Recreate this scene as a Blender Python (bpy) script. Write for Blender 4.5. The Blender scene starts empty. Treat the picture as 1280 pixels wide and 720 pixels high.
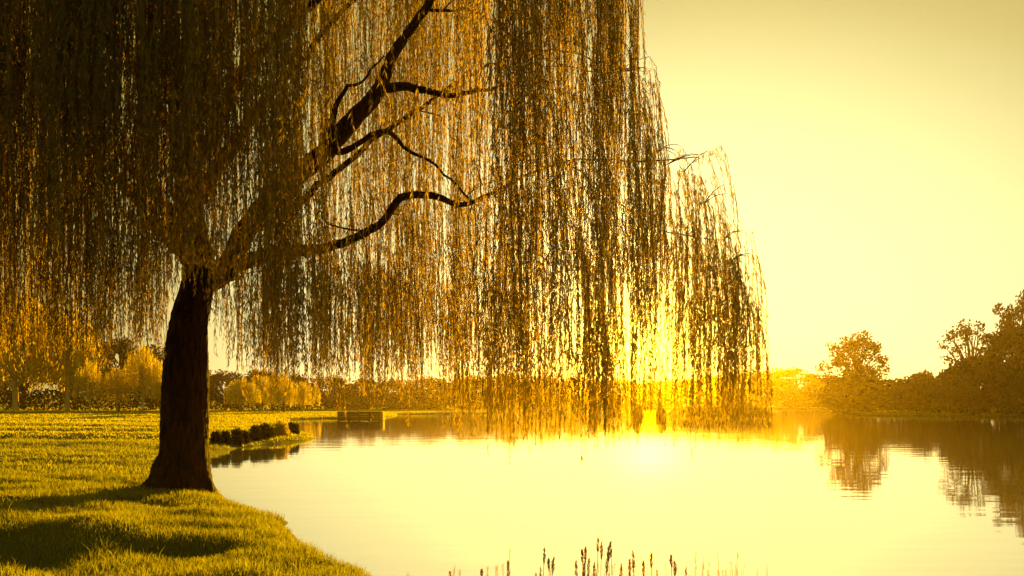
import bpy, math, random
import numpy as np
from mathutils import Vector

random.seed(11)
rng = np.random.default_rng(11)
R = math.radians
scene = bpy.context.scene
COL = scene.collection

# ------------------------------------------------------------------ camera
CAM_H, HOR, F = 1.7, 503.0, 1000.0          # eye height, horizon row, focal length (1280 px wide photo)
cam_d = bpy.data.cameras.new('camera')
cam = bpy.data.objects.new('camera', cam_d)
COL.objects.link(cam)
cam.location = (0, 0, CAM_H)
cam.rotation_euler = (R(90), 0, 0)
cam_d.sensor_width = 36
cam_d.lens = 36 * F / 1280
cam_d.shift_y = (HOR - 360) / 1280
cam_d.clip_start = 0.05
cam_d.clip_end = 4000
scene.camera = cam

def at(px, py, y):
    """point at depth y seen at that place of the photograph"""
    return np.array([(px - 640) * y / F, y, CAM_H + (HOR - py) * y / F])

# ------------------------------------------------------------------ sun, sky
SUN_AZ, SUN_EL = math.atan((812 - 640) / F), math.atan((HOR - 437) / F / math.hypot(1, .172))
SUN = Vector((math.sin(SUN_AZ) * math.cos(SUN_EL), math.cos(SUN_AZ) * math.cos(SUN_EL), math.sin(SUN_EL)))
sd = bpy.data.lights.new('sun', 'SUN')
sd.energy = 5.0
sd.angle = R(0.55)
sd.color = (1.0, 0.52, 0.0)
so = bpy.data.objects.new('sun', sd)
COL.objects.link(so)
LAMP_EL = R(6.5)
LAMP = Vector((math.sin(SUN_AZ) * math.cos(LAMP_EL), math.cos(SUN_AZ) * math.cos(LAMP_EL), math.sin(LAMP_EL)))
so.rotation_euler = (-LAMP).to_track_quat('-Z', 'Y').to_euler()

world = bpy.data.worlds.new("World")
scene.world = world
world.use_nodes = True
wn, wl = world.node_tree.nodes, world.node_tree.links
wn.clear()

def N(nodes, kind, **kw):
    n = nodes.new(kind)
    for k, v in kw.items():
        setattr(n, k, v)
    return n

def math_node(nodes, links, op, a, b=None, clamp=False):
    n = nodes.new('ShaderNodeMath')
    n.operation = op
    n.use_clamp = clamp
    for i, v in enumerate((a, b)):
        if v is None:
            continue
        if isinstance(v, (int, float)):
            n.inputs[i].default_value = v
        else:
            links.new(v, n.inputs[i])
    return n.outputs[0]

sky = N(wn, 'ShaderNodeTexSky', sky_type='NISHITA', sun_disc=False)
sky.sun_elevation = LAMP_EL
sky.sun_rotation = SUN_AZ
sky.altitude = 0
sky.air_density = 1.0
sky.dust_density = 4.0
sky.ozone_density = 1.0
bw = N(wn, 'ShaderNodeRGBToBW')
wl.new(sky.outputs[0], bw.inputs[0])
tc = N(wn, 'ShaderNodeTexCoord')
# the glow lies wider along the horizon than it is high
TAN = Vector((math.cos(SUN_AZ), -math.sin(SUN_AZ), 0))
side_n = N(wn, 'ShaderNodeVectorMath', operation='DOT_PRODUCT')
wl.new(tc.outputs['Generated'], side_n.inputs[0]); side_n.inputs[1].default_value = TAN
sq = N(wn, 'ShaderNodeVectorMath', operation='SCALE')
sq.inputs[0].default_value = TAN
wl.new(math_node(wn, wl, 'MULTIPLY', side_n.outputs['Value'], -0.40), sq.inputs['Scale'])
sqa = N(wn, 'ShaderNodeVectorMath', operation='ADD')
wl.new(tc.outputs['Generated'], sqa.inputs[0]); wl.new(sq.outputs[0], sqa.inputs[1])
sqn = N(wn, 'ShaderNodeVectorMath', operation='NORMALIZE'); wl.new(sqa.outputs[0], sqn.inputs[0])
dotn = N(wn, 'ShaderNodeVectorMath', operation='DOT_PRODUCT')
wl.new(sqn.outputs[0], dotn.inputs[0])
dotn.inputs[1].default_value = SUN
ang = math_node(wn, wl, 'ARCCOSINE', math_node(wn, wl, 'MINIMUM', dotn.outputs['Value'], 0.999999))
deg = math_node(wn, wl, 'MULTIPLY', ang, 180 / math.pi)
SKY_K = 0.05
# hazy evening sky: its glow falls away with the angle from the sun
ramp = N(wn, 'ShaderNodeValToRGB')
wl.new(math_node(wn, wl, 'DIVIDE', deg, 180.0), ramp.inputs[0])
stops = [(0, (8.3, 8.2, 3.3)), (10, (7.8, 7.6, 3.4)), (15, (6.8, 6.5, 3.0)), (19, (5.7, 5.2, 2.2)), (23, (4.5, 3.7, 1.3)), (28, (3.5, 2.65, .6)),
         (40, (2.8, 2.2, .30)), (60, (2.4, 2.1, .40)), (180, (2.2, 2.0, .42))]
els = ramp.color_ramp.elements
while len(els) < len(stops):
    els.new(0.5)
for e, (d, c) in zip(els, stops):
    e.position = d / 180.0
    e.color = (*[v / 14 for v in c], 1)
rs = N(wn, 'ShaderNodeVectorMath', operation='SCALE')
wl.new(ramp.outputs[0], rs.inputs[0])
rs.inputs['Scale'].default_value = 14
# the clear sky texture adds its own gradient, toned by the golden air
nis = N(wn, 'ShaderNodeMix', data_type='RGBA', blend_type='MULTIPLY')
nis.inputs[0].default_value = 1.0
wl.new(bw.outputs[0], nis.inputs[6])
nis.inputs[7].default_value = (.04, .033, .010, 1)
add1 = N(wn, 'ShaderNodeVectorMath', operation='ADD')
wl.new(rs.outputs[0], add1.inputs[0])
wl.new(nis.outputs[2], add1.inputs[1])
# sun aureole: veiled disc and the glow round it
def lobe(width, col):
    g = math_node(wn, wl, 'DIVIDE', deg, width)
    g = math_node(wn, wl, 'MULTIPLY', math_node(wn, wl, 'MULTIPLY', g, g), -1.0)
    g = math_node(wn, wl, 'EXPONENT', g)
    s = N(wn, 'ShaderNodeVectorMath', operation='SCALE')
    s.inputs[0].default_value = col
    wl.new(g, s.inputs['Scale'])
    return s.outputs[0]
cur = add1.outputs[0]
for wdt, c in ((1.3, (70, 60, 2.2)), (3.2, (26, 19, .0)), (8.0, (2.2, 1.3, 0.0))):
    a = N(wn, 'ShaderNodeVectorMath', operation='ADD')
    wl.new(cur, a.inputs[0]); wl.new(lobe(wdt, c), a.inputs[1])
    cur = a.outputs[0]
bg = N(wn, 'ShaderNodeBackground')
bg.inputs['Strength'].default_value = SKY_K
wl.new(cur, bg.inputs['Color'])
wo = N(wn, 'ShaderNodeOutputWorld')
wl.new(bg.outputs[0], wo.inputs['Surface'])

# ------------------------------------------------------------------ materials
def mat(name):
    m = bpy.data.materials.new(name)
    m.use_nodes = True
    m.node_tree.nodes.clear()
    return m, m.node_tree.nodes, m.node_tree.links

def leaf_mat(name, dark, light, transl, w=0.5, rough=0.5, gloss=0.04):
    m, n, l = mat(name)
    at_ = N(n, 'ShaderNodeAttribute', attribute_name='tint')
    mix = N(n, 'ShaderNodeMix', data_type='RGBA')
    mix.inputs[6].default_value = (*dark, 1); mix.inputs[7].default_value = (*light, 1)
    l.new(at_.outputs['Fac'], mix.inputs[0])
    d = N(n, 'ShaderNodeBsdfDiffuse'); l.new(mix.outputs[2], d.inputs['Color'])
    t = N(n, 'ShaderNodeBsdfTranslucent')
    mt = N(n, 'ShaderNodeMix', data_type='RGBA', blend_type='MULTIPLY')
    mt.inputs[0].default_value = 1
    r = N(n, 'ShaderNodeMapRange'); l.new(at_.outputs['Fac'], r.inputs[0])
    r.inputs['To Min'].default_value = .6; r.inputs['To Max'].default_value = 1.3
    mt.inputs[7].default_value = (*transl, 1); l.new(r.outputs[0], mt.inputs[6])
    l.new(mt.outputs[2], t.inputs['Color'])
    g = N(n, 'ShaderNodeBsdfGlossy'); g.inputs['Roughness'].default_value = rough
    s1 = N(n, 'ShaderNodeMixShader'); s1.inputs[0].default_value = w
    l.new(d.outputs[0], s1.inputs[1]); l.new(t.outputs[0], s1.inputs[2])
    s2 = N(n, 'ShaderNodeMixShader'); s2.inputs[0].default_value = gloss
    l.new(s1.outputs[0], s2.inputs[1]); l.new(g.outputs[0], s2.inputs[2])
    o = N(n, 'ShaderNodeOutputMaterial'); l.new(s2.outputs[0], o.inputs[0])
    return m

M_willow = leaf_mat('willow_leaf', (.055, .055, .010), (.12, .10, .018), (.64, .44, .012), .55)
M_bgwillow = leaf_mat('gold_willow_leaf', (.12, .09, .008), (.36, .28, .02), (.85, .66, .02), .5)
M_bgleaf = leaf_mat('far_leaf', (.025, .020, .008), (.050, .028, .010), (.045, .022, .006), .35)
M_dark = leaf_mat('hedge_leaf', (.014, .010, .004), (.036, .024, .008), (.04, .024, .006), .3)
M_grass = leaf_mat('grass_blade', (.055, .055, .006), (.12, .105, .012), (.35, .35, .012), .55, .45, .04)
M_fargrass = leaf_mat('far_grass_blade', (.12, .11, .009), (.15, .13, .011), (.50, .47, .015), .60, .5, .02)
M_seed = leaf_mat('rush_seed', (.14, .055, .018), (.34, .16, .05), (.50, .24, .05), .5)
M_stem = leaf_mat('rush_stem', (.12, .08, .02), (.26, .18, .05), (.45, .28, .06), .5)

def noise_mat(name, c1, c2, scale=(6, 6, 1.2), rough=.9, bump=.5, dist=.03, detail=8):
    m, n, l = mat(name)
    tcn = N(n, 'ShaderNodeTexCoord')
    mp = N(n, 'ShaderNodeMapping'); mp.inputs['Scale'].default_value = scale
    l.new(tcn.outputs['Object'], mp.inputs[0])
    nz = N(n, 'ShaderNodeTexNoise'); nz.inputs['Scale'].default_value = 1; nz.inputs['Detail'].default_value = detail
    nz.inputs['Roughness'].default_value = .65
    l.new(mp.outputs[0], nz.inputs[0])
    cr = N(n, 'ShaderNodeValToRGB')
    cr.color_ramp.elements[0].position = .35; cr.color_ramp.elements[0].color = (*c1, 1)
    cr.color_ramp.elements[1].position = .68; cr.color_ramp.elements[1].color = (*c2, 1)
    l.new(nz.outputs[0], cr.inputs[0])
    b = N(n, 'ShaderNodeBump'); b.inputs['Strength'].default_value = bump; b.inputs['Distance'].default_value = dist
    l.new(nz.outputs[0], b.inputs['Height'])
    p = N(n, 'ShaderNodeBsdfPrincipled'); p.inputs['Roughness'].default_value = rough
    p.inputs['Specular IOR Level'].default_value = .2
    l.new(cr.outputs[0], p.inputs['Base Color']); l.new(b.outputs[0], p.inputs['Normal'])
    o = N(n, 'ShaderNodeOutputMaterial'); l.new(p.outputs[0], o.inputs[0])
    return m

M_bark = noise_mat('willow_bark', (.008, .003, .002), (.075, .028, .014), (16, 16, 3.2), .9, .9, .05)
M_farbark = noise_mat('far_bark', (.05, .03, .015), (.14, .09, .04), (3, 3, .6))
M_palebark = noise_mat('pale_bark', (.38, .28, .12), (.60, .46, .22), (3, 3, .6))
M_ground = noise_mat('turf_ground', (.045, .050, .008), (.105, .095, .014), (.55, .55, .55), .95, .6, .05)
M_wood = noise_mat('weathered_wood', (.05, .028, .014), (.14, .08, .035), (2, 2, 14), .85, .5, .02)

def water_material():
    m, n, l = mat('lake_water')
    tcn = N(n, 'ShaderNodeTexCoord')
    def nz(scale, detail, rot=0):
        mp = N(n, 'ShaderNodeMapping'); mp.inputs['Scale'].default_value = scale
        mp.inputs['Rotation'].default_value = (0, 0, rot)
        l.new(tcn.outputs['Object'], mp.inputs[0])
        t = N(n, 'ShaderNodeTexNoise'); t.inputs['Scale'].default_value = 1
        t.inputs['Detail'].default_value = detail; t.inputs['Roughness'].default_value = .5
        l.new(mp.outputs[0], t.inputs[0])
        return t.outputs[0]
    a = nz((.35, 1.1, 1), 3, .05); b = nz((.06, .16, 1), 2, -.1)
    s = math_node(n, l, 'ADD', a, math_node(n, l, 'MULTIPLY', b, 1.6))
    bp = N(n, 'ShaderNodeBump'); bp.inputs['Strength'].default_value = 1.0; bp.inputs['Distance'].default_value = .0065
    l.new(s, bp.inputs['Height'])
    g = N(n, 'ShaderNodeBsdfGlossy'); g.inputs['Roughness'].default_value = .035
    g.inputs['Color'].default_value = (.97, .97, .96, 1)
    l.new(bp.outputs[0], g.inputs['Normal'])
    d = N(n, 'ShaderNodeBsdfDiffuse'); d.inputs['Color'].default_value = (.26, .23, .12, 1)
    fr = N(n, 'ShaderNodeFresnel'); fr.inputs['IOR'].default_value = 2.6
    l.new(bp.outputs[0], fr.inputs['Normal'])
    fc = N(n, 'ShaderNodeMapRange'); l.new(fr.outputs[0], fc.inputs[0])
    fc.inputs['From Min'].default_value = .2; fc.inputs['From Max'].default_value = .85
    fc.inputs['To Min'].default_value = .5; fc.inputs['To Max'].default_value = .98
    s1 = N(n, 'ShaderNodeMixShader'); l.new(fc.outputs[0], s1.inputs[0])
    l.new(d.outputs[0], s1.inputs[1]); l.new(g.outputs[0], s1.inputs[2])
    o = N(n, 'ShaderNodeOutputMaterial'); l.new(s1.outputs[0], o.inputs[0])
    return m
M_water = water_material()

# ------------------------------------------------------------------ mesh helpers
def mesh_from(name, verts, faces, mats, tint=None, smooth=False, mat_idx=None):
    """faces: list of (k x 3 or k x 4) integer arrays"""
    me = bpy.data.meshes.new(name)
    verts = np.asarray(verts, dtype=np.float32)
    faces = [f for f in faces if len(f)]
    nl = sum(f.size for f in faces); nf = sum(len(f) for f in faces)
    me.vertices.add(len(verts)); me.vertices.foreach_set('co', verts.ravel())
    me.loops.add(nl); me.loops.foreach_set('vertex_index', np.concatenate([f.ravel() for f in faces]).astype(np.int32))
    me.polygons.add(nf)
    sizes = np.concatenate([np.full(len(f), f.shape[1]) for f in faces])
    starts = np.concatenate([[0], np.cumsum(sizes)[:-1]])
    me.polygons.foreach_set('loop_start', starts.astype(np.int32))
    me.polygons.foreach_set('loop_total', sizes.astype(np.int32))
    me.update(calc_edges=True)
    if smooth:
        me.polygons.foreach_set('use_smooth', np.ones(nf, dtype=bool))
    for m in mats:
        me.materials.append(m)
    if mat_idx is not None:
        me.polygons.foreach_set('material_index', mat_idx.astype(np.int32))
    if tint is not None:
        a = me.attributes.new('tint', 'FLOAT', 'FACE')
        a.data.foreach_set('value', np.asarray(tint, dtype=np.float32))
    return me

def obj(name, me, parent=None, loc=(0, 0, 0)):
    o = bpy.data.objects.new(name, me)
    COL.objects.link(o)
    o.location = loc
    if parent is not None:
        o.parent = parent
    return o

def empty(name, loc=(0, 0, 0)):
    o = bpy.data.objects.new(name, None)
    COL.objects.link(o)
    o.location = loc
    o.empty_display_size = .2
    return o

def tag(o, label=None, cat=None, group=None, kind=None):
    for k, v in (('label', label), ('category', cat), ('group', group), ('kind', kind)):
        if v:
            o[k] = v
    return o

def copy_tree(o, parent=None):
    c = o.copy(); COL.objects.link(c)
    if parent is not None:
        c.parent = parent
    for ch in list(o.children):
        copy_tree(ch, c)
    return c

def norm(v):
    return v / np.maximum(np.linalg.norm(v, axis=-1, keepdims=True), 1e-9)

def resample(pts, rad, step):
    pts = np.asarray(pts, float); rad = np.asarray(rad, float)
    # Catmull-Rom through the points
    P = np.vstack([2 * pts[0] - pts[1], pts, 2 * pts[-1] - pts[-2]])
    out, ro = [], []
    for i in range(1, len(P) - 2):
        L = np.linalg.norm(P[i + 1] - P[i]); k = max(2, int(L / step))
        t = np.linspace(0, 1, k, endpoint=False)[:, None]
        a, b, c, d = P[i - 1], P[i], P[i + 1], P[i + 2]
        out.append(.5 * (2 * b + (c - a) * t + (2 * a - 5 * b + 4 * c - d) * t ** 2 + (3 * b - a - 3 * c + d) * t ** 3))
        ro.append(rad[i - 1] + (rad[i] - rad[i - 1]) * t[:, 0])
    out.append(pts[-1:]); ro.append(rad[-1:])
    return np.vstack(out), np.concatenate(ro)

class Tubes:
    def __init__(s):
        s.v, s.f, s.n = [], [], 0
    def add(s, pts, rad, sides=8, wob=0.0, seed=0, ridges=0):
        pts = np.asarray(pts, float); rad = np.asarray(rad, float)
        k = len(pts)
        T = norm(np.gradient(pts, axis=0))
        ref = np.array([0.31, 0.95, 0.05]); ref = ref / np.linalg.norm(ref)
        if abs(T.mean(0) @ ref) > .85 * np.linalg.norm(T.mean(0)):
            ref = np.array([1.0, 0, 0.1])
        U = norm(np.cross(T, ref)); V = np.cross(T, U)
        th = np.linspace(0, 2 * np.pi, sides, endpoint=False)
        r = np.repeat(rad[:, None], sides, 1)
        if wob:
            g = np.random.default_rng(seed)
            z = np.arange(k)[:, None] / k * 12
            for q in range(7):
                fq = g.integers(1, 5) if q < 4 else g.integers(6, 14)
                r = r * (1 + wob * (1 if q < 4 else .45) * np.sin(fq * th[None] + g.uniform(0, 6) + z * g.uniform(-1, 1)) * .4)
            r = r * (1 + wob * .35 * g.standard_normal(r.shape))
        if ridges:
            g = np.random.default_rng(seed + 5)
            z = np.arange(k)[:, None] / k
            w = np.abs(np.sin(.5 * ridges * th[None] + 2.2 * np.sin(z * 9 + g.uniform(0, 6)) + 1.5 * np.sin(z * 23 + 2 * th[None])))
            r = r - .028 * (1 - w) ** 2 * (rad[:, None] / rad.max())
        v = pts[:, None] + r[..., None] * (np.cos(th)[None, :, None] * U[:, None] + np.sin(th)[None, :, None] * V[:, None])
        i = np.arange(k - 1)[:, None] * sides; j = np.arange(sides)[None]
        j2 = (j + 1) % sides
        f = np.stack([i + j, i + j2, i + sides + j2, i + sides + j], -1).reshape(-1, 4) + s.n
        s.v.append(v.reshape(-1, 3)); s.f.append(f); s.n += k * sides
        # closed tip
        s.v.append(pts[-1:] + T[-1:] * rad[-1]); tip = s.n; s.n += 1
        base = tip - sides
        s.f.append(np.stack([base + j[0], base + j2[0], np.full(sides, tip), np.full(sides, tip)], -1))
    def mesh(s, name, m, origin=(0, 0, 0)):
        v = np.vstack(s.v) - np.asarray(origin)
        f = np.vstack(s.f)
        q = f[f[:, 2] != f[:, 3]]; t = f[f[:, 2] == f[:, 3]][:, :3]
        return mesh_from(name, v, [q, t], [m], smooth=True)

def leaf_quads(base, dirs, length, width, rg):
    """diamond leaves: one kinked quad each"""
    n = len(base)
    dirs = norm(dirs)
    rnd = rg.standard_normal((n, 3))
    side = norm(np.cross(dirs, rnd))
    up = np.cross(dirs, side)
    L = np.asarray(length).reshape(-1, 1); W = np.asarray(width).reshape(-1, 1)
    p0 = base; p2 = base + dirs * L
    mid = base + dirs * L * .42 + up * L * .06
    v = np.stack([p0, mid + side * W * .5, p2, mid - side * W * .5], 1).reshape(-1, 3)
    return v, np.arange(n * 4).reshape(-1, 4)

# ------------------------------------------------------------------ terrain
near_land = np.array([(-300, 150), (-300, -80), (60, -80), (40, -8), (14, 1.2), (5, 3.0), (2.2, 4.0), (.9, 4.9), (-.1, 5.9),
    (-.75, 6.75), (-1.1, 7.2), (-1.75, 8.25), (-2.6, 9.8), (-3.25, 11.3), (-4.0, 12.3), (-4.85, 13.5), (-5.15, 14.4), (-5.9, 15.6), (-7.4, 18.5),
    (-9.0, 22.5), (-9.9, 26.0), (-10.15, 29.8), (-9.7, 32.5), (-9.2, 34.8), (-9.15, 37.0), (-9.7, 39.5), (-11.2, 43), (-14, 50), (-18, 62), (-21.5, 78),
    (-19.5, 84), (-16.0, 80.5), (-14.8, 82.0), (-14.5, 98), (-16, 112), (-4, 122), (10, 168), (30, 196), (60, 206), (82, 196), (79, 150), (54, 128), (46.5, 112), (46, 99), (52, 92.5), (58, 89), (80, 86), (300, 70),
    (900, 60), (900, 900), (-900, 900), (-900, 150)], float)

def signed(px, py, poly):
    """signed distance, positive on land"""
    P = np.stack([px, py], -1)[:, None]
    A = poly[None]; B = np.roll(poly, -1, 0)[None]
    AB = B - A
    t = np.clip(((P - A) * AB).sum(-1) / (AB ** 2).sum(-1), 0, 1)
    d = np.sqrt((((A + t[..., None] * AB) - P) ** 2).sum(-1)).min(1)
    x, y = px[:, None], py[:, None]
    ax, ay, bx, by = poly[None, :, 0], poly[None, :, 1], np.roll(poly, -1, 0)[None, :, 0], np.roll(poly, -1, 0)[None, :, 1]
    cr = ((ay > y) != (by > y)) & (x < (bx - ax) * (y - ay) / np.where(by == ay, 1e-9, by - ay) + ax)
    return np.where(cr.sum(1) % 2 == 1, d, -d)

def height(x, y):
    x = np.asarray(x, float).ravel(); y = np.asarray(y, float).ravel()
    h = np.empty(len(x))
    for i in range(0, len(x), 40000):
        X, Y = x[i:i + 40000], y[i:i + 40000]
        s = signed(X, Y, near_land)
        near = np.exp(-((Y - 8) / 40.0) ** 2)
        s = s + near * (.05 * np.sin(1.9 * X + 2.3 * Y) + .04 * np.sin(4.3 * X - 3.1 * Y + 1) + .03 * np.sin(9.1 * X + 7.7 * Y))
        land = .16 * (1 - np.exp(-np.maximum(s, 0) / .25)) + .16 * (1 - np.exp(-np.maximum(s, 0) / 3.0))
        n8 = np.clip(1.5 - Y / 22, 0, 1)
        bump = n8 * .026 * np.sin(6.1 * Y + 1.4 * np.sin(1.3 * X + .5) + .6 * X) * (.5 + .5 * np.sin(2.3 * X + 1.1 * Y)) + .030 * n8 * np.sin(3.3 * Y + .7 * X + 1.3 * np.sin(.9 * X)) * (.6 + .4 * np.sin(1.1 * X + 1)) \
            - .17 * np.exp(-((X + 5.1) / 2.1) ** 2 - ((Y - 8.0 - .35 * np.sin(1.9 * X) - .15 * np.sin(5.3 * X)) / .85) ** 2) * (.8 + .4 * np.sin(4.1 * X + 2.7 * Y)) + .12 * np.exp(-((X + 5.3) / 1.9) ** 2 - ((Y - 9.4 - .35 * np.sin(1.9 * X + .4)) / .7) ** 2) * (.75 + .35 * np.sin(3.7 * X)) + .07 * np.exp(-((X + 7.2) / 1.6) ** 2 - ((Y - 11.3) / .6) ** 2) \
            + .022 * np.sin(1.1 * X + .4 * Y) * np.sin(1.6 * Y - .5 * X) + .016 * np.sin(3.4 * X + 1.2 * Y + 2) * np.sin(4.2 * Y - 1.1 * X) \
            + .010 * np.sin(8.3 * X + 2) * np.sin(9.7 * Y + 1.5 * X)  # ripples, plus a hollow and mounds added to shade the near left turf
        far = .10 * np.exp(-((Y - 36) / 22.0) ** 2) * np.sin(1.02 * Y + .12 * X + .8 * np.sin(.23 * X)) * np.clip(4 - Y / 15, 1, 3) + .06 * np.sin(.21 * Y + .06 * X) + .05 * np.sin(.47 * Y - .09 * X + 1.3)  # lawn swells, heightened to lay long streaks of shade
        k = np.clip(s / .6, 0, 1)
        wood = np.clip((s - 60) / 300.0, 0, 1) ** 1.5 * 6.0 * (Y > 60)
        h[i:i + 40000] = np.where(s > 0, land + k * bump + far * np.clip(Y / 60, 0, 1) * np.clip(s / 8, 0, 1) + wood, np.maximum(s * .7, -1.2))
    return h

t = np.linspace(-1, 1, 470)
gx = -4 + 5.5 * np.sinh(t * 5.35)
gy = 9 + 5.5 * np.sinh(t * 5.35)
GX, GY = np.meshgrid(gx, gy)
GZ = height(GX, GY)
n = len(t)
i = np.arange(n - 1)[:, None] * n; j = np.arange(n - 1)[None]
gf = np.stack([i + j, i + j + 1, i + n + j + 1, i + n + j], -1).reshape(-1, 4)
ground = obj('ground', mesh_from('ground', np.stack([GX.ravel(), GY.ravel(), GZ], -1), [gf], [M_ground], smooth=True))
tag(ground, 'grassy lakeside ground running back to the far treeline', 'ground', kind='structure')
print('ground extent', gx.min(), gx.max(), gy.min(), gy.max())

wx0, wx1, wy0, wy1 = -140, 420, -60, 260
water = obj('water', mesh_from('water', [(wx0, wy0, 0), (wx1, wy0, 0), (wx1, wy1, 0), (wx0, wy1, 0)], [np.array([[0, 1, 2, 3]])], [M_water]))
tag(water, 'calm lake water shining pale yellow under the low sun', 'lake', kind='structure')

# ------------------------------------------------------------------ grass
def grass(name, regions, m, label):
    V, FQ, FT, TI = [], [], [], []
    TT = []
    nv = 0
    for (x0, x1, y0, y1, dens, hgt, wid, edge) in regions:
        k = int((x1 - x0) * (y1 - y0) * dens)
        x = rng.uniform(x0, x1, k); y = rng.uniform(y0, y1, k)
        # keep what lies in or near the view
        keep = (np.abs(x) < y * .72 + 3.0)
        x, y = x[keep], y[keep]
        s = signed(x, y, near_land) if len(x) < 60000 else np.concatenate([signed(x[q:q + 40000], y[q:q + 40000], near_land) for q in range(0, len(x), 40000)])
        keep = s > -.12
        x, y, s = x[keep], y[keep], s[keep]
        z = height(x, y); k = len(x)
        keep = (z > .035)
        x, y, z, s = x[keep], y[keep], z[keep], s[keep]; k = len(x)
        clump = .5 + .5 * np.sin(2.9 * x + 1.3 * np.sin(1.7 * y)) * np.sin(2.3 * y + 1.7 * np.sin(1.3 * x) + 1)
        clump = np.clip(clump * .8 + .5 * (.5 + .5 * np.sin(7.1 * x + 3 * y) * np.sin(6.3 * y - 2 * x)), .1, 1.3)
        h = hgt * rng.uniform(.55, 1.25, k) * (.45 + .85 * clump)
        tallmask = rng.random(k) < .012
        h = np.where(tallmask, h * 1.7, h)
        w = wid * rng.uniform(.7, 1.3, k)
        a = rng.uniform(0, 2 * np.pi, k)
        d = np.stack([np.cos(a), np.sin(a), np.zeros(k)], -1)
        b = rng.uniform(0, 2 * np.pi, k)
        lean = np.stack([np.cos(b), np.sin(b), np.zeros(k)], -1) * rng.uniform(.1, .65, (k, 1))
        up = np.array([0, 0, 1.0])
        P = np.stack([x, y, z - .01], -1)
        H = h[:, None]; W = w[:, None]
        v0 = P - d * W / 2; v1 = P + d * W / 2
        mid = P + up * H * .55 + lean * H * .3
        v2 = mid + d * W * .36; v3 = mid - d * W * .36
        v4 = P + up * H * .95 + lean * H
        V.append(np.stack([v0, v1, v2, v3, v4], 1).reshape(-1, 3))
        o = np.arange(k)[:, None] * 5 + nv
        FQ.append(o + np.array([[0, 1, 2, 3]])); FT.append(o + np.array([[3, 2, 4]]))
        ti = np.clip(rng.random(k) * .75 + .35 * clump - .1, 0, 1)
        TI.append(ti)
        nv += 5 * k
    me = mesh_from(name, np.vstack(V), [np.vstack(FQ), np.vstack(FT)], [m], tint=np.concatenate(TI + TI))
    o = obj(name, me)
    tag(o, label, 'grass', kind='stuff')
    print(name, nv // 5, 'blades')
    return o

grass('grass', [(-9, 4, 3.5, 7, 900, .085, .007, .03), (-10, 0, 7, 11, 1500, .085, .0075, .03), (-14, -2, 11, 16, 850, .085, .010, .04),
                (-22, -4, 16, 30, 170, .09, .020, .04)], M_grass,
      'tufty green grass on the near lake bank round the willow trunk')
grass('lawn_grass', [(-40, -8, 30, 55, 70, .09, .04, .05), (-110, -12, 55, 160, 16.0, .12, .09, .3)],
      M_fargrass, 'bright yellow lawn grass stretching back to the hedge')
grass('bank_grass', [(40, 90, 84, 140, 7.0, .25, .22, .1), (-5, 90, 120, 215, 1.2, .3, .35, .2)],
      M_grass, 'dark green grass strip on the right hand far bank')

# ------------------------------------------------------------------ the big willow
TB = np.array([-5.72, 14.0, 0.0])
TB[2] = float(height([TB[0]], [TB[1]])[0]) - .05
willow = empty('weeping_willow', TB)
tag(willow, 'huge weeping willow with dark leaning trunk and long leafy strands hanging over the lake edge', 'tree')

def w(px, py, y):
    return at(px, py, y)

tb = Tubes()
axis_px = [(226, 612, 14.0, .62), (228, 598, 14.0, .52), (230, 580, 14.0, .455), (231, 555, 14.0, .405), (232, 500, 14.0, .375), (233, 440, 14.0, .355), (237, 400, 14.0, .32), (246, 365, 14.0, .285), (252, 335, 14.0, .27)]
pts, rad = resample([w(a, b, c) for a, b, c, _ in axis_px], [r for *_, r in axis_px], .05)
tb.add(pts, rad, 96, .05, 3, ridges=26)
# root flares
for a_, ln, r0 in ((math.pi * 1.04, .62, .19), (math.pi * 1.35, .5, .16), (-.25, .42, .14), (math.pi * 1.7, .45, .15), (math.pi * .6, .5, .17)):
    d = np.array([math.cos(a_), math.sin(a_), 0])
    b0 = np.array([TB[0] - .05, TB[1], 0])
    g0 = TB[2] + .03
    pp, rr = resample([b0 + d * .18 + [0, 0, g0 + .75], b0 + d * .33 + [0, 0, g0 + .36], b0 + d * .50 + [0, 0, g0 + .12], b0 + d * ln * 1.35 + [0, 0, g0 - .05]],
                      [.16, r0, r0 * .8, .05], .05)
    tb.add(pp, rr, 24, .08, int(a_ * 10) + 20)
obj('trunk', tb.mesh('trunk', M_bark, TB), willow)

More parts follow.
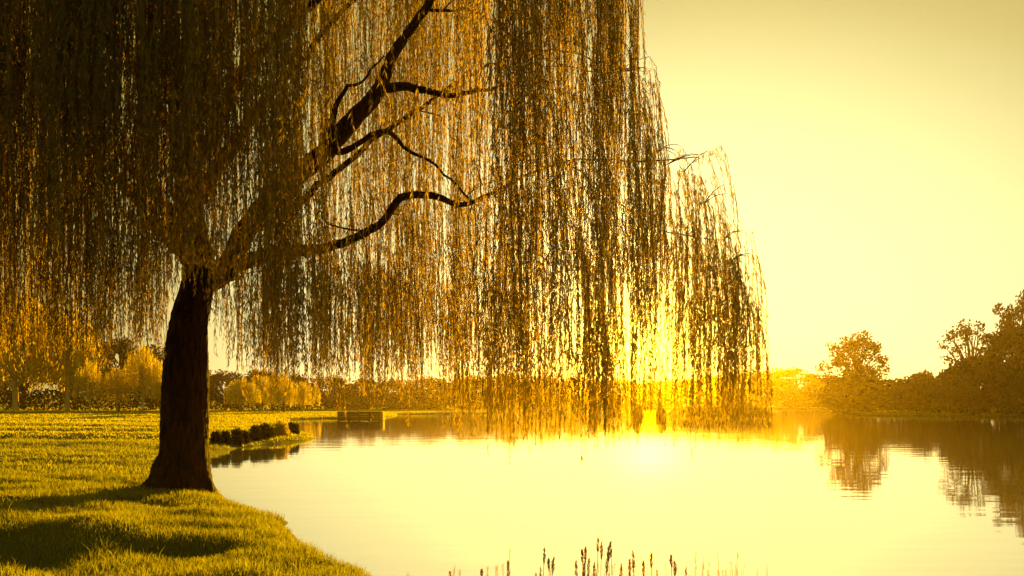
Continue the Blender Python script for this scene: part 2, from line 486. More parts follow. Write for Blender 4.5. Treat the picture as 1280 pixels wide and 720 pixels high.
fork = w(252, 340, 14.0)
fork2 = w(262, 352, 14.0)
limbs = [  # px, py, depth, radius
    ([(252, 345, 14.0, .27), (246, 290, 13.9, .22), (236, 200, 13.7, .19), (222, 90, 13.4, .16), (206, -30, 13.2, .12), (190, -130, 13.0, .08), (180, -200, 12.9, .04)], 'dark upright limb hidden in the left strands'),
    ([(256, 352, 14.0, .22), (284, 335, 13.9, .19), (302, 296, 13.8, .18), (345, 240, 13.6, .17), (398, 192, 13.4, .165), (440, 146, 13.3, .15), (474, 106, 13.2, .12), (492, 62, 13.2, .085), (532, 12, 13.2, .07), (575, -70, 13.3, .055), (600, -160, 13.4, .03)], 'thick bare limb slanting up to the right and forking'),
    ([(470, 112, 13.2, .09), (500, 107, 13.1, .07), (530, 116, 13.0, .055), (572, 122, 12.9, .04), (640, 108, 13.6, .018), (700, 112, 14.0, .010)], None),
    ([(290, 334, 13.9, .15), (330, 322, 13.6, .12), (364, 315, 13.4, .10), (420, 304, 13.4, .075), (474, 282, 13.0, .06), (500, 250, 12.8, .06), (540, 248, 12.8, .055), (580, 256, 13.1, .04), (640, 226, 14.2, .022), (720, 198, 15.0, .014), (800, 200, 14.4, .014), (868, 196, 13.8, .008)], 'dark limb running out level to the right'),
    ([(398, 194, 13.4, .08), (440, 186, 13.2, .05), (482, 166, 13.1, .035), (515, 188, 13.0, .028), (545, 206, 12.9, .022), (600, 260, 12.9, .014)], None),
    ([(404, 180, 13.4, .07), (418, 135, 13.2, .045), (440, 108, 13.1, .03), (456, 104, 13.0, .02), (480, 70, 13.0, .012)], None),
    ([(250, 330, 14.0, .17), (210, 270, 14.3, .14), (150, 190, 14.8, .08), (80, 110, 15.3, .05), (-10, 40, 15.8, .03), (-110, 0, 16.2, .03)], None),
    ([(248, 340, 13.9, .15), (214, 300, 13.4, .12), (160, 240, 13.2, .07), (90, 150, 13.0, .05), (10, 80, 12.8, .03), (-70, 60, 12.6, .02)], None),
    ([(246, 250, 13.9, .14), (300, 170, 14.6, .11), (370, 80, 15.4, .06), (470, -20, 16.2, .04), (600, -80, 16.8, .035), (690, -60, 17.2, .02)], None),
    ([(300, 300, 13.8, .10), (380, 250, 14.5, .06), (480, 160, 15.3, .045), (600, 80, 16.0, .03), (700, 60, 16.4, .02), (790, 90, 16.4, .012)], None),
    ([(236, 200, 13.7, .12), (180, 110, 14.2, .09), (120, 10, 14.8, .07), (40, -60, 15.4, .045), (-60, -80, 15.9, .02)], None),
    ([(240, 220, 13.7, .11), (290, 120, 13.0, .09), (350, 40, 12.3, .07), (440, -50, 11.7, .045), (530, -90, 11.3, .025)], None),
    ([(532, 12, 13.3, .03), (600, 20, 14.0, .018), (670, 70, 14.6, .013), (740, 90, 14.4, .011), (800, 86, 13.2, .012)], None),
    ([(700, 196, 14.5, .016), (770, 250, 14.3, .012), (830, 286, 14.0, .009), (900, 300, 13.8, .006)], None),
]
nodes = []
limb_tubes = []
for li, (pl, lab) in enumerate(limbs):
    g = np.random.default_rng(50 + li)
    P = np.array([w(a, b, c) for a, b, c, _ in pl]); rr = [r for *_, r in pl]
    pts, rad = resample(P, rr, .12)
    jit = np.cumsum(g.standard_normal(pts.shape) * .018, 0)
    jit -= np.linspace(0, 1, len(jit))[:, None] * jit[-1]
    pts = pts + jit * (1.0 if rad.max() < .12 else .6)
    tbx = Tubes(); tbx.add(pts, rad, 20 if rad.max() > .08 else 10, .07, li, ridges=0)
    # knots and short dead spurs
    for q in range(5):
        k = g.integers(3, len(pts) - 3)
        if rad[k] > .03:
            d = norm(g.standard_normal(3)); d[2] = abs(d[2]) * .6
            L = g.uniform(.12, .5)
            sp = np.array([pts[k], pts[k] + d * L * .5 + [0, 0, .02], pts[k] + d * L + [0, 0, -.05]])
            a_, b_ = resample(sp, [rad[k] * .4, rad[k] * .22, .006], .06)
            tbx.add(a_, b_, 6)
    limb_tubes.append(tbx)
    for k in range(0, len(pts), 3):
        nodes.append((li, *pts[k], rad[k]))
nodes = np.array(nodes)

# crown envelope, measured from the trunk: how high boughs reach at each spot
def ztop_env(X, Y):
    r = math.hypot((X - TB[0]) / 10.0, (Y - 14.3) / (5.2 if Y < 14.3 else 6.2))
    xs = [0, .5, .74, .80, .84, .90, .94, .97, 1.0]
    zs = [12.6, 11.8, 10.6, 9.4, 7.2, 6.3, 5.8, 5.0, 4.2]
    return float(np.interp(r, xs, zs)), r

bot_px = [-400, -50, 60, 130, 200, 222, 256, 276, 300, 350, 420, 480, 540, 570, 640, 700, 760, 820, 880, 930, 960]
bot_py = [450, 450, 456, 462, 440, 352, 362, 440, 476, 486, 494, 502, 520, 540, 550, 552, 556, 548, 540, 540, 530]

S_base, S_dir, S_len, S_w, S_t = [], [], [], [], []
twig_p, twig_f = [], []
tw_n = 0
bough_count = 0
strand_count = 0
def strand(p0, out, arc, total, g, tone, dens=30.0, leafL=.115):
    """one hanging twig with its leaves"""
    global tw_n, strand_count
    strand_count += 1
    k = max(6, int(total / .22))
    s = np.linspace(0, total, k)
    horiz = arc * (1 - np.exp(-s / (arc * .9)))
    drop = s - arc * .75 * (1 - np.exp(-s / (arc * .75))) * 1.0
    rise = arc * .35 * np.sin(np.clip(s / (arc * 1.6), 0, 1) * np.pi)
    pts = p0[None] + out[None] * horiz[:, None] + np.array([0, 0, 1.0])[None] * (rise - drop)[:, None]
    ph = g.uniform(0, 6.28, 4); am = g.uniform(.02, .08)
    ln = s / 1.7
    pts[:, 0] += am * (np.sin(ln * 2.1 + ph[0]) - np.sin(ph[0])) + .02 * np.sin(ln * 6 + ph[1]) * np.clip(s, 0, 1)
    pts[:, 1] += am * (np.sin(ln * 1.7 + ph[2]) - np.sin(ph[2]))
    r = np.linspace(.006, .0022, k)
    th = np.array([0, 2.094, 4.189])
    ring = np.stack([np.cos(th), np.sin(th), np.zeros(3)], -1)
    v = (pts[:, None] + r[:, None, None] * ring[None]).reshape(-1, 3)
    i = np.arange(k - 1)[:, None] * 3; j = np.arange(3)[None]; j2 = (j + 1) % 3
    twig_p.append(v); twig_f.append(np.stack([i + j, i + j2, i + 3 + j2, i + 3 + j], -1).reshape(-1, 4) + tw_n)
    tw_n += 3 * k
    m = int(total * dens)
    if m < 3:
        return
    u = np.sort(g.uniform(.03, 1, m)) * total
    # leaves bunch along the strand, bare bits between
    gate = .5 + .5 * np.sin(u * g.uniform(5, 9) + g.uniform(0, 6))
    u = u[g.random(m) < .45 + .75 * gate]
    m = len(u)
    b = np.stack([np.interp(u, s, pts[:, q]) for q in range(3)], -1)
    a = g.uniform(0, 2 * np.pi, m)
    sp = g.uniform(.12, .48, m)[:, None]
    d = np.stack([np.cos(a), np.sin(a), np.zeros(m)], -1) * sp
    d[:, 2] -= g.uniform(.55, 1.0, m)
    S_base.append(b); S_dir.append(d)
    taper = 1 - .35 * (u / total) ** 3
    S_len.append(leafL * g.uniform(.7, 1.25, m) * taper)
    S_w.append(.0135 * g.uniform(.7, 1.3, m))
    S_t.append(np.clip(tone + g.normal(0, .16, m), 0, 1))

def bough_to(target, g, r0=None):
    global nodes
    """thin arching bough from the nearest limb to a cluster of strands"""
    global bough_count
    P = nodes[:, 1:4]
    d = P - target
    cost = np.linalg.norm(d, axis=1) + .8 * np.maximum(0, P[:, 2] - target[2] + .3) - 1.0 * nodes[:, 4]
    k = int(np.argmin(cost)); li = int(nodes[k, 0]); start = P[k]
    L = np.linalg.norm(target - start)
    r_ = min(nodes[k, 4] * .5, .008 + .0045 * L)
    if L < .25:
        return start
    mid = start * .5 + target * .5 + np.array([0, 0, .10 * L]) + g.standard_normal(3) * .05 * L
    q1 = start * .8 + target * .2 + np.array([0, 0, .05 * L]) + g.standard_normal(3) * .03 * L
    q3 = start * .2 + target * .8 + np.array([0, 0, .08 * L]) + g.standard_normal(3) * .03 * L
    a_, b_ = resample([start, q1, mid, q3, target], [r_, r_ * .8, r_ * .6, r_ * .4, .005], .2)
    limb_tubes[li].add(a_, b_, 5)
    ks = np.arange(2, len(a_), 3)
    nodes = np.vstack([nodes, np.column_stack([np.full(len(ks), li), a_[ks], b_[ks]])])
    bough_count += 1
    return start

# leafiness of the crown seen from the lawn: how much leaf area may pile up in each part
cover = np.zeros((60, 120))
def leafiness(px, py):
    t = float(np.interp(px, [-500, 150, 330, 400, 590, 650, 960], [5.4, 5.2, 4.6, 2.7, 2.6, 2.9, 2.6]))
    if px < 330:
        t *= float(np.interp(py, [-100, 170, 330, 480], [1.05, 1.0, .55, .40]))
    else:
        t *= float(np.interp(py, [-100, 60, 300, 540], [1.05, 1.0, 1.0, .95]))
    t *= 1 - .90 * math.exp(-((px - 812) / 42.0) ** 2 - ((py - 440) / 95.0) ** 2)
    t *= float(np.interp(px, [880, 915, 950], [1, .75, .45]))
    t *= 1 - .55 * math.exp(-((px - 315) / 38.0) ** 2 - ((py - 318) / 26.0) ** 2)
    t *= .62 + .75 * (.5 + .5 * math.sin(px / 13.0 + 1.7 * math.sin(px / 31.0) + py / 260.0))
    return t
def try_cover(p1, L, g):
    """true when there is still room for a strand hanging from p1"""
    cells, room = [], 0.0
    k = max(2, int(L / .35))
    wgt = 1.35 * (14 / p1[1]) / 14.0 * (L / k) * F / p1[1] / 22.0
    for q in range(k):
        z = p1[2] - L * (q + .5) / k
        px = 640 + F * p1[0] / p1[1]; py = HOR - (z - CAM_H) / p1[1] * F
        ci, cj = int((py + 700) / 22), int((px + 620) / 14)
        if 0 <= ci < 60 and 0 <= cj < 120:
            cells.append((ci, cj)); room += 1.0 if cover[ci, cj] < leafiness(px, py) else -1.0
    if not cells or py < -60:
        return g.random() < .35
    if room < .1 * k:
        return False
    for c_ in cells:
        cover[c_] += wgt
    return True

g = np.random.default_rng(777)
ncl = 1900
made = 0
tries = 0
n_extra = 1200
while made < ncl + n_extra and tries < 60000:
    tries += 1
    rr_ = math.sqrt(g.random()); aa = g.uniform(0, 2 * math.pi)
    X = TB[0] + 10.0 * rr_ * math.cos(aa)
    Y = 14.3 + (5.2 if math.sin(aa) < 0 else 6.2) * rr_ * math.sin(aa)
    veil = made < n_extra
    if veil:
        if made % 5 == 0:
            X, Y = g.uniform(1.0, 4.3), g.uniform(11.8, 16.0)        # the leafy shoulder over the water
        else:
            X, Y = g.uniform(-10, 2.0), g.uniform(10.2, 12.8)       # the thick veil on the front
            if 385 + g.normal(0, 45) < 640 + 1000 * X / Y < 585 or (640 + 1000 * X / Y > 585 and g.random() < .6):
                continue
    if X < -14.5 or (X < -11.5 and g.random() < .6):
        continue
    zt, r = ztop_env(X, Y)
    px = 640 + 1000 * X / Y
    pb = float(np.interp(px, bot_px, bot_py))
    zb = CAM_H + (HOR - pb) * Y / F
    if Y > 14.6:
        zb = max(zb, .217 * Y - 1.75 + .25)
    lo = zb + 1.6
    if zt < lo:
        lo = zt - .2
    # most clusters sit in the outer shell, the rest fill the crown
    q_ = g.random()
    skirt = q_ > .62
    z = zt - abs(g.normal(0, .12)) * (zt - lo) if q_ < .3 else g.uniform(lo, min(zt, lo + 2.6)) if skirt else g.uniform(lo, zt)
    if veil and made % 4 and X < -3:
        z = g.uniform(min(zt - .3, 5.5), zt)
    # the open window round the bare limbs, and lighter gaps low on the left
    py = HOR - (z - CAM_H) / Y * F
    if 400 < px < 600 and 20 < py < 330 and Y < 14.5 and g.random() < (.90 if Y < 13.5 else .60):
        continue
    if px < 200 and py > 190 and g.random() < .55:
        continue
    c = np.array([X, Y, z])
    outv = np.array([(X - TB[0]) / 10, (Y - 14.3) / 5.5, 0]); outv = outv / (np.linalg.norm(outv) + 1e-6)
    before = strand_count
    tone = float(np.clip(g.normal(.45, .2), .05, .95))
    ns = g.integers(6, 16)
    tight = g.uniform(.10, .26)
    full = g.uniform(.55, 1.0)
    for _ in range(ns):
        p0 = c + np.array([g.normal(0, tight), g.normal(0, tight), g.normal(0, .16)])
        ang_ = math.atan2(outv[1], outv[0]) + g.normal(0, .6)
        o_ = np.array([math.cos(ang_), math.sin(ang_), 0])
        arc = g.uniform(.10, .42)
        p1 = p0 + o_ * arc
        px1 = 640 + 1000 * p1[0] / p1[1]
        pb1 = float(np.interp(px1, bot_px, bot_py)) + g.normal(0, 12) - abs(g.normal(0, 22))
        if g.random() < .07:
            pb1 += g.uniform(12, 36)
        zb1 = CAM_H + (HOR - pb1) * p1[1] / F
        if p1[1] > 14.6:
            zb1 = max(zb1, .217 * p1[1] - 1.75 + .25 + g.uniform(0, .5))
        maxlen = p0[2] - zb1 + arc * .3
        if maxlen < .5:
            continue
        py1 = HOR - (p0[2] - CAM_H) / p1[1] * F
        if py1 < float(np.interp(px1, [0, 792, 798, 834, 838, 870, 905, 925, 950, 962], [-900, -900, 88, 100, 190, 196, 226, 290, 330, 420])) + g.uniform(-8, 34):
            continue
        if 388 < px1 < 572 and p1[1] < 13.35 and py1 < 230 and g.random() < .85:
            continue
        want = g.uniform(4, 7) if skirt else g.uniform(2.0, 5.5)
        Lq = min(maxlen, want) if maxlen < want * 1.25 else want
        if not try_cover(p1, Lq, g):
            continue
        strand(p0, o_, arc, Lq, g, tone, dens=34 * full + 4)
    if strand_count - before >= 4 and g.random() < .4:
        bough_to(c, g)
    made += 1

# outer arching sprays on the right side that break the outline
for (sx, sy, ex, ey, dep, drops) in (
        (770, 92, 806, 84, 13.3, ((806, 170), (818, 150), (828, 182), (833, 165))),
        (790, 100, 800, 92, 13.4, ((800, 250), (806, 232), (811, 260))),
        (835, 205, 872, 194, 13.5, ((880, 230), (895, 255), (906, 300), (912, 340))),
        (855, 215, 880, 196, 13.3, ((905, 320), (913, 330), (917, 350))),
        (820, 190, 842, 186, 13.4, ((845, 240), (856, 300), (862, 330), (852, 280))),
        (905, 300, 925, 288, 13.4, ((930, 500), (941, 515), (950, 535), (938, 470))),
        (910, 330, 932, 318, 13.6, ((942, 420), (953, 470), (948, 528), (952, 540))),
        (880, 255, 900, 240, 13.3, ((908, 420), (915, 480), (922, 500)))):
    s0 = w(sx, sy, dep); e0 = w(ex, ey, dep)
    bough_to(s0, g)
    for (dx, dy) in drops:
        q = w(dx, dy, dep)
        hx = q[0] - e0[0]
        arc = max(.12, abs(hx))
        o_ = np.array([1.0 if hx >= 0 else -1.0, g.normal(0, .15), 0])
        p0 = e0 + np.array([g.normal(0, .05), g.normal(0, .15), g.normal(0, .04)])
        if _ := True:
            a_, b_ = resample([s0, (s0 + p0) / 2 + [0, 0, .05], p0], [.008, .006, .0045], .15)
            limb_tubes[3].add(a_, b_, 4)
        strand(p0, o_, arc, max(.5, p0[2] - q[2] + arc * .4), g, .6, dens=26)

for tbx, (pl, lab) in zip(limb_tubes, limbs):
    o = obj('limb', tbx.mesh('limb', M_bark, TB), willow)
    if lab:
        o['label'] = lab

B, D = np.vstack(S_base), np.vstack(S_dir)
lv, lf = leaf_quads(B, D, np.concatenate(S_len), np.concatenate(S_w), rng)
tv = np.vstack(twig_p); tf = np.vstack(twig_f)
V = np.vstack([lv, tv]) - TB
fq = np.vstack([lf, tf + len(lv)])
tint = np.concatenate([np.concatenate(S_t), np.full(len(tf), .3)])
crown = obj('crown', mesh_from('crown', V, [fq], [M_willow], tint=tint), willow)
print('willow: clusters', made, 'strands', strand_count, 'leaves', len(lf), 'boughs', bough_count)

# ------------------------------------------------------------------ background trees
def broadleaf(seed, H=12.0, Wd=10.0, leaf=.42, clumps=90, per=26, airy=.0, m=None, trunk_h=.25, bark=None, low=.22):
    """parts of a spreading broadleaf tree, base at the origin"""
    g = np.random.default_rng(seed)
    T = Tubes()
    top = np.array([g.normal(0, .2), g.normal(0, .2), H * .82])
    a_, b_ = resample([(0, 0, -.4), (g.normal(0, .15), g.normal(0, .15), H * trunk_h), (g.normal(0, .3), g.normal(0, .3), H * .5), top],
                      [.040 * H, .030 * H, .018 * H, .004 * H], .5)
    T.add(a_, b_, 10, .06, seed)
    cen = []
    for c in range(clumps):
        u = g.uniform(-1, 1); th = g.uniform(0, 2 * np.pi); rr = g.uniform(.45, 1.0) ** .6
        lobes = 1 + .16 * math.sin(3 * th + seed) + .12 * math.sin(5 * th + 2 * u * 3 + seed * 2)
        q = math.sqrt(1 - u * u)
        zc = H * (low + (1 - low) / 2); hz = H * (1 - low) / 2
        sh = 1.0 if u < .2 else (1 - .25 * (u - .2))
        p = np.array([Wd / 2 * q * rr * lobes * math.cos(th) * sh, Wd / 2 * q * rr * lobes * math.sin(th) * sh, zc + hz * u * rr * (1 + .08 * math.sin(4 * th))])
        cen.append(p)
    cen = np.array(cen)
    # limbs out to the clumps
    for p in cen[:: (2 if airy else 4)]:
        zb = min(max(p[2] * .45, H * trunk_h * .9), H * .6)
        s0 = np.array([0, 0, zb]); s0[:2] = [np.interp(zb, a_[:, 2], a_[:, 0]), np.interp(zb, a_[:, 2], a_[:, 1])]
        md = s0 * .5 + p * .5 + g.standard_normal(3) * .05 * H * .5 + [0, 0, .04 * H]
        c_, d_ = resample([s0, md, p], [.012 * H, .007 * H, .0025 * H], .8)
        T.add(c_, d_, 5)
    base, tt = [], []
    for p in cen:
        k = int(per * g.uniform(.6, 1.3))
        rad = Wd * g.uniform(.055, .115) * (.85 if airy else 1.15)
        base.append(p + norm(g.standard_normal((k, 3))) * rad * g.uniform(.2, 1, (k, 1)) ** .5 * [1.15, 1.15, .8])
        tt.append(np.clip(g.normal(g.uniform(.2, .8), .15, k), 0, 1))
    base = np.vstack(base); k = len(base)
    lv, lf = leaf_quads(base, g.standard_normal((k, 3)) + [0, 0, -.2], leaf * g.uniform(.6, 1.4, k), leaf * .62 * g.uniform(.6, 1.3, k), g)
    cm = mesh_from('crown', lv, [lf], [m or M_bgleaf], tint=np.concatenate(tt))
    return T.mesh('trunk', bark or M_farbark), cm

def far_willow(seed, H=12.0, Wd=9.0, strands=520, bottom=2.3, m=None):
    """weeping tree seen from afar: domed crown of hanging sprays on a pale trunk"""
    g = np.random.default_rng(seed)
    T = Tubes()
    a_, b_ = resample([(0, 0, -.4), (g.normal(0, .15), 0, H * .3), (g.normal(0, .3), g.normal(0, .3), H * .6), (0, 0, H * .85)],
                      [.30, .24, .17, .05], .5)
    T.add(a_, b_, 10, .06, seed)
    base, dirs, Ls, Ws, tt = [], [], [], [], []
    for s_ in range(strands):
        rr = math.sqrt(g.random()); th = g.uniform(0, 2 * np.pi)
        X, Y = Wd / 2 * rr * math.cos(th) * (1 + .12 * math.sin(3 * th + seed)), Wd / 2 * rr * math.sin(th) * (1 + .12 * math.sin(2 * th + seed))
        zt = H * (.42 + .58 * math.sqrt(max(0, 1 - (rr * .98) ** 2))) * g.uniform(.86, 1.0)
        zt = zt if g.random() < .55 else g.uniform(bottom + 1, zt)
        streak = .5 + .5 * math.sin(9 * th + 5 * rr + seed) * math.sin(4 * th - 7 * rr)
        if streak < .35 and g.random() < .6:
            continue
        zb = max(bottom + abs(g.normal(0, .8)) + (1.2 if streak < .5 else 0), zt - g.uniform(1.8, 5.5))
        if s_ % 9 == 0:
            c_, d_ = resample([(0, 0, min(zt * .6, H * .55)), (X * .5, Y * .5, zt * .92), (X, Y, zt)], [.09, .05, .02], .8)
            T.add(c_, d_, 4)
        k = max(3, int((zt - zb) / .20))
        z = np.linspace(zt, zb, k)
        x = X + np.cumsum(g.normal(0, .02, k)); y = Y + np.cumsum(g.normal(0, .02, k))
        b = np.stack([x, y, z], -1) + g.normal(0, .07, (k, 3))
        base.append(b); d = g.normal(0, .28, (k, 3)); d[:, 2] -= 1; dirs.append(d)
        Ls.append(g.uniform(.3, .6, k)); Ws.append(g.uniform(.07, .15, k))
        tt.append(np.clip(g.normal(streak * 1.1 - .05, .14, k), 0, 1))
    lv, lf = leaf_quads(np.vstack(base), np.vstack(dirs), np.concatenate(Ls), np.concatenate(Ws), g)
    return T.mesh('trunk', M_palebark), mesh_from('crown', lv, [lf], [m or M_bgwillow], tint=np.concatenate(tt))

def plant(meshes, px, y, top_py, half_w_px, base_H, base_W, name, label, cat, group, rot=0.0):
    X = (px - 640) * y / F
    z0 = float(height([X], [y])[0])
    top = CAM_H + (HOR - top_py) * y / F
    sz = (top - z0) / base_H; sx = (2 * half_w_px * y / F) / base_W
    r = empty(name, (X, y, z0 - .05))
    r.scale = (sx, sx, sz); r.rotation_euler = (0, 0, rot)
    for nm, me in meshes:
        obj(nm, me, r)
    tag(r, label, cat, group)
    return r

bA = broadleaf(1, 12, 10, .50, 120, 34, airy=1, trunk_h=.22, low=.20)
bB = broadleaf(2, 12, 11, .62, 130, 44)
bC = broadleaf(3, 12, 12, .60, 120, 44, low=.10)
bD = broadleaf(4, 12, 9, .44, 78, 22, airy=1, low=.30)
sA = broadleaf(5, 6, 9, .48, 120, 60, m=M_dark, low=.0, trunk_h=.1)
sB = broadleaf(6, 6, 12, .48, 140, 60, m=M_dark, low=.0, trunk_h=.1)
fwA, fwB, fwC = far_willow(7), far_willow(8, strands=460), far_willow(9, H=12, Wd=10, strands=600)

def tc_(pair):
    return [('trunk', pair[0]), ('crown', pair[1])]

# right bank
plant(tc_(bA), 1070, 118, 417, 43, 12, 10, 'broadleaf_tree', 'lone round open crowned tree on the far bank, its outline clear against the sky', 'tree', 'trees on the right bank', .4)
plant(tc_(bD), 1214, 104, 398, 38, 12, 9, 'broadleaf_tree', 'lacy thin leaved tree rising above the dark bushes just left of the right edge', 'tree', 'trees on the right bank', 1.4)
plant(tc_(bA), 1282, 112, 366, 40, 12, 10, 'broadleaf_tree', 'tallest lacy tree, cut by the right edge of the view', 'tree', 'trees on the right bank', 2.6)
plant(tc_(bC), 1264, 97, 405, 40, 12, 12, 'broadleaf_tree', 'dense brown tree in front of the tallest lacy tree at the right edge', 'tree', 'trees on the right bank', .9)
plant(tc_(bB), 1330, 100, 392, 50, 12, 11, 'broadleaf_tree', 'dense tree mostly cut off by the right edge', 'tree', 'trees on the right bank', .2)
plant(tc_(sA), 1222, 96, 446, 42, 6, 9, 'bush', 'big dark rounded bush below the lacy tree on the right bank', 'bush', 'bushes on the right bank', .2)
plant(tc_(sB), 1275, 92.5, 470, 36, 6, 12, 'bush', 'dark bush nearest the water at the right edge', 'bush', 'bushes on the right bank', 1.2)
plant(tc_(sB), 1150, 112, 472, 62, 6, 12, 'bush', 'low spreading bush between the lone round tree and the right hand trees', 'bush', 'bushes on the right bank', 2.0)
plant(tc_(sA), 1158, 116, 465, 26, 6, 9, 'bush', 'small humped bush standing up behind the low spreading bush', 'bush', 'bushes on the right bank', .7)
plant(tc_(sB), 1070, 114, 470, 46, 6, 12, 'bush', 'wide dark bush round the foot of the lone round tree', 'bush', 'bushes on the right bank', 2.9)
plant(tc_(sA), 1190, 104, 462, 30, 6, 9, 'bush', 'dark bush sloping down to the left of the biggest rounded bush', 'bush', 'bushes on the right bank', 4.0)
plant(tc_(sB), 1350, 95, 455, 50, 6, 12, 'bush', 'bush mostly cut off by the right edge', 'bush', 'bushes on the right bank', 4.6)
# far bank hump and treeline behind the curtain
far = [(982, 232, 461, 46, bB, 'rounded brown tree on the far bank left of the lone round tree'),
       (1030, 240, 474, 34, bC, 'lower tree in the far gap beside the lone round tree'),
       (934, 238, 464, 40, bC, 'far tree just outside the right end of the hanging strands'),
       (890, 236, 470, 40, bB, 'far tree seen through the right end of the strands'),
       (850, 228, 474, 34, bC, 'far tree just right of the sun'),
       (812, 226, 477, 34, bB, 'far tree straight below the sun'),
       (770, 220, 474, 36, bC, 'far tree just left of the sun'),
       (726, 214, 472, 36, bB, 'far tree behind the brightest part of the strands'),
       (680, 208, 470, 36, bC, 'far tree behind the middle strands'),
       (634, 200, 468, 36, bB, 'far tree behind the orange strands left of the middle'),
       (588, 188, 470, 34, bC, 'far tree to the right of the landing stage'),
       (540, 176, 472, 34, bB, 'far tree behind the right end of the landing stage'),
       (496, 168, 474, 30, bC, 'far tree behind the left end of the landing stage'),
       (456, 160, 474, 28, bB, 'far tree just left of the landing stage'),
       (412, 158, 470, 30, bC, 'far tree where the lawn meets the lake')]
for k, (px, y, top, hw, pair, lab) in enumerate(far):
    plant(tc_(pair), px, y, top, hw, 12, {id(bB): 11, id(bC): 12}[id(pair)], 'broadleaf_tree', lab, 'tree', 'trees along the far shore', k * 1.3)
# low scrub that closes the foot of the far treeline
for k, (px, y, top, hw, lab) in enumerate((
        (1010, 222, 492, 58, 'low scrub on the far shore left of the lone round tree'),
        (905, 214, 492, 58, 'low scrub on the far shore by the right end of the strands'),
        (800, 208, 493, 56, 'low scrub on the far shore below the sun'),
        (700, 192, 492, 56, 'low scrub on the far shore behind the middle strands'),
        (605, 170, 491, 54, 'low scrub on the far shore right of the landing stage'),
        (520, 150, 490, 52, 'low scrub on the far shore behind the landing stage'),
        (440, 142, 489, 40, 'low scrub on the far shore left of the landing stage'))):
    plant(tc_(sB), px, y, top, hw, 6, 12, 'bush', lab, 'bush', 'bushes along the far shore', k * .9)

# left: golden weeping trees with pale trunks, dark trees and the hedge behind
gold = [(20, 118, 352, 62, fwC, 'large golden willow at the left edge of the lawn'),
        (84, 121, 378, 48, fwA, 'large golden willow second from the left edge'),
        (112, 112, 446, 17, fwB, 'small golden willow in front of the dark round tree'),
        (-40, 121, 380, 50, fwA, 'golden willow mostly cut off by the left edge'),
        (146, 114, 455, 17, fwA, 'little golden willow just right of the dark round tree'),
        (178, 116, 426, 24, fwC, 'golden willow just left of the big trunk'),
        (206, 120, 446, 18, fwB, 'golden willow half hidden by the big trunk'),
        (302, 112, 470, 22, fwB, 'golden willow right of the big trunk with a slim pale stem'),
        (349, 105, 462, 22, fwC, 'golden willow with the thickest pale stem, above the bank shrubs'),
        (326, 118, 466, 20, fwA, 'golden willow between the two right hand pale stems'),
        (378, 112, 474, 22, fwB, 'golden willow nearest the lake on the far lawn')]
for k, (px, y, top, hw, pair, lab) in enumerate(gold):
    plant(tc_(pair), px, y, top, hw, 12, {id(fwA): 9, id(fwB): 9, id(fwC): 10}[id(pair)], 'willow_tree', lab, 'tree', 'golden willows on the far lawn', k * 1.9)
dk = [(148, 132, 424, 34, bB, 'dark rounded tree between the golden willows left of the big trunk'),
      (190, 138, 432, 30, bC, 'brown tree behind the golden willows by the big trunk'),
      (282, 138, 464, 30, bC, 'brown tree just right of the big trunk'),
      (326, 140, 463, 30, bB, 'brown tree behind the pale stems right of the big trunk'),
      (370, 142, 468, 28, bC, 'brown tree behind the waterside end of the lawn'),
      (30, 145, 410, 46, bC, 'brown tree behind the large golden willow at the left edge'),
      (96, 142, 418, 36, bB, 'brown tree showing between the two large golden willows'),
      (236, 140, 452, 30, bB, 'brown tree straight behind the big trunk')]
for k, (px, y, top, hw, pair, lab) in enumerate(dk):
    plant(tc_(pair), px, y, top, hw, 12, {id(bB): 11, id(bC): 12}[id(pair)], 'broadleaf_tree', lab, 'tree', 'brown trees behind the lawn', k * 1.1)

def hedge_mesh(name, x0, x1, y, H, D, seed):
    g = np.random.default_rng(seed)
    k = int((x1 - x0) * H * D * 16)
    x = g.uniform(x0, x1, k); d = g.uniform(-D / 2, D / 2, k)
    top = H * (.86 + .10 * np.sin(x * .7 + seed) + .06 * np.sin(x * 2.1))
    z = top * g.random(k) ** .7
    b = np.stack([x, y + d, z], -1)
    lv, lf = leaf_quads(b, g.standard_normal((k, 3)), g.uniform(.3, .65, k), g.uniform(.25, .45, k), g)
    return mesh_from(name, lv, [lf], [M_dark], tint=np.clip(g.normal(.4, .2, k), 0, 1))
hx0, hx1 = (-120 - 640) * .134, (410 - 640) * .134
hg = empty('hedge', ((hx0 + hx1) / 2, 134, .3))
obj('foliage', hedge_mesh('foliage', -(hx1 - hx0) / 2, (hx1 - hx0) / 2, 0, 3.7, 2.2, 3), hg)
tag(hg, 'long dark hedge along the back of the lawn behind the pale stems', 'hedge')
T = Tubes()
T.add([(0, 0, -.6), (.1, 0, .8), (0, .1, 1.9)], [.10, .07, .03], 5)
stem_me = T.mesh('stem', M_farbark)
for x in np.arange(-(hx1 - hx0) / 2 + 1, (hx1 - hx0) / 2 - 1, 2.1):
    obj('stem', stem_me, hg, (x, 0, 0))

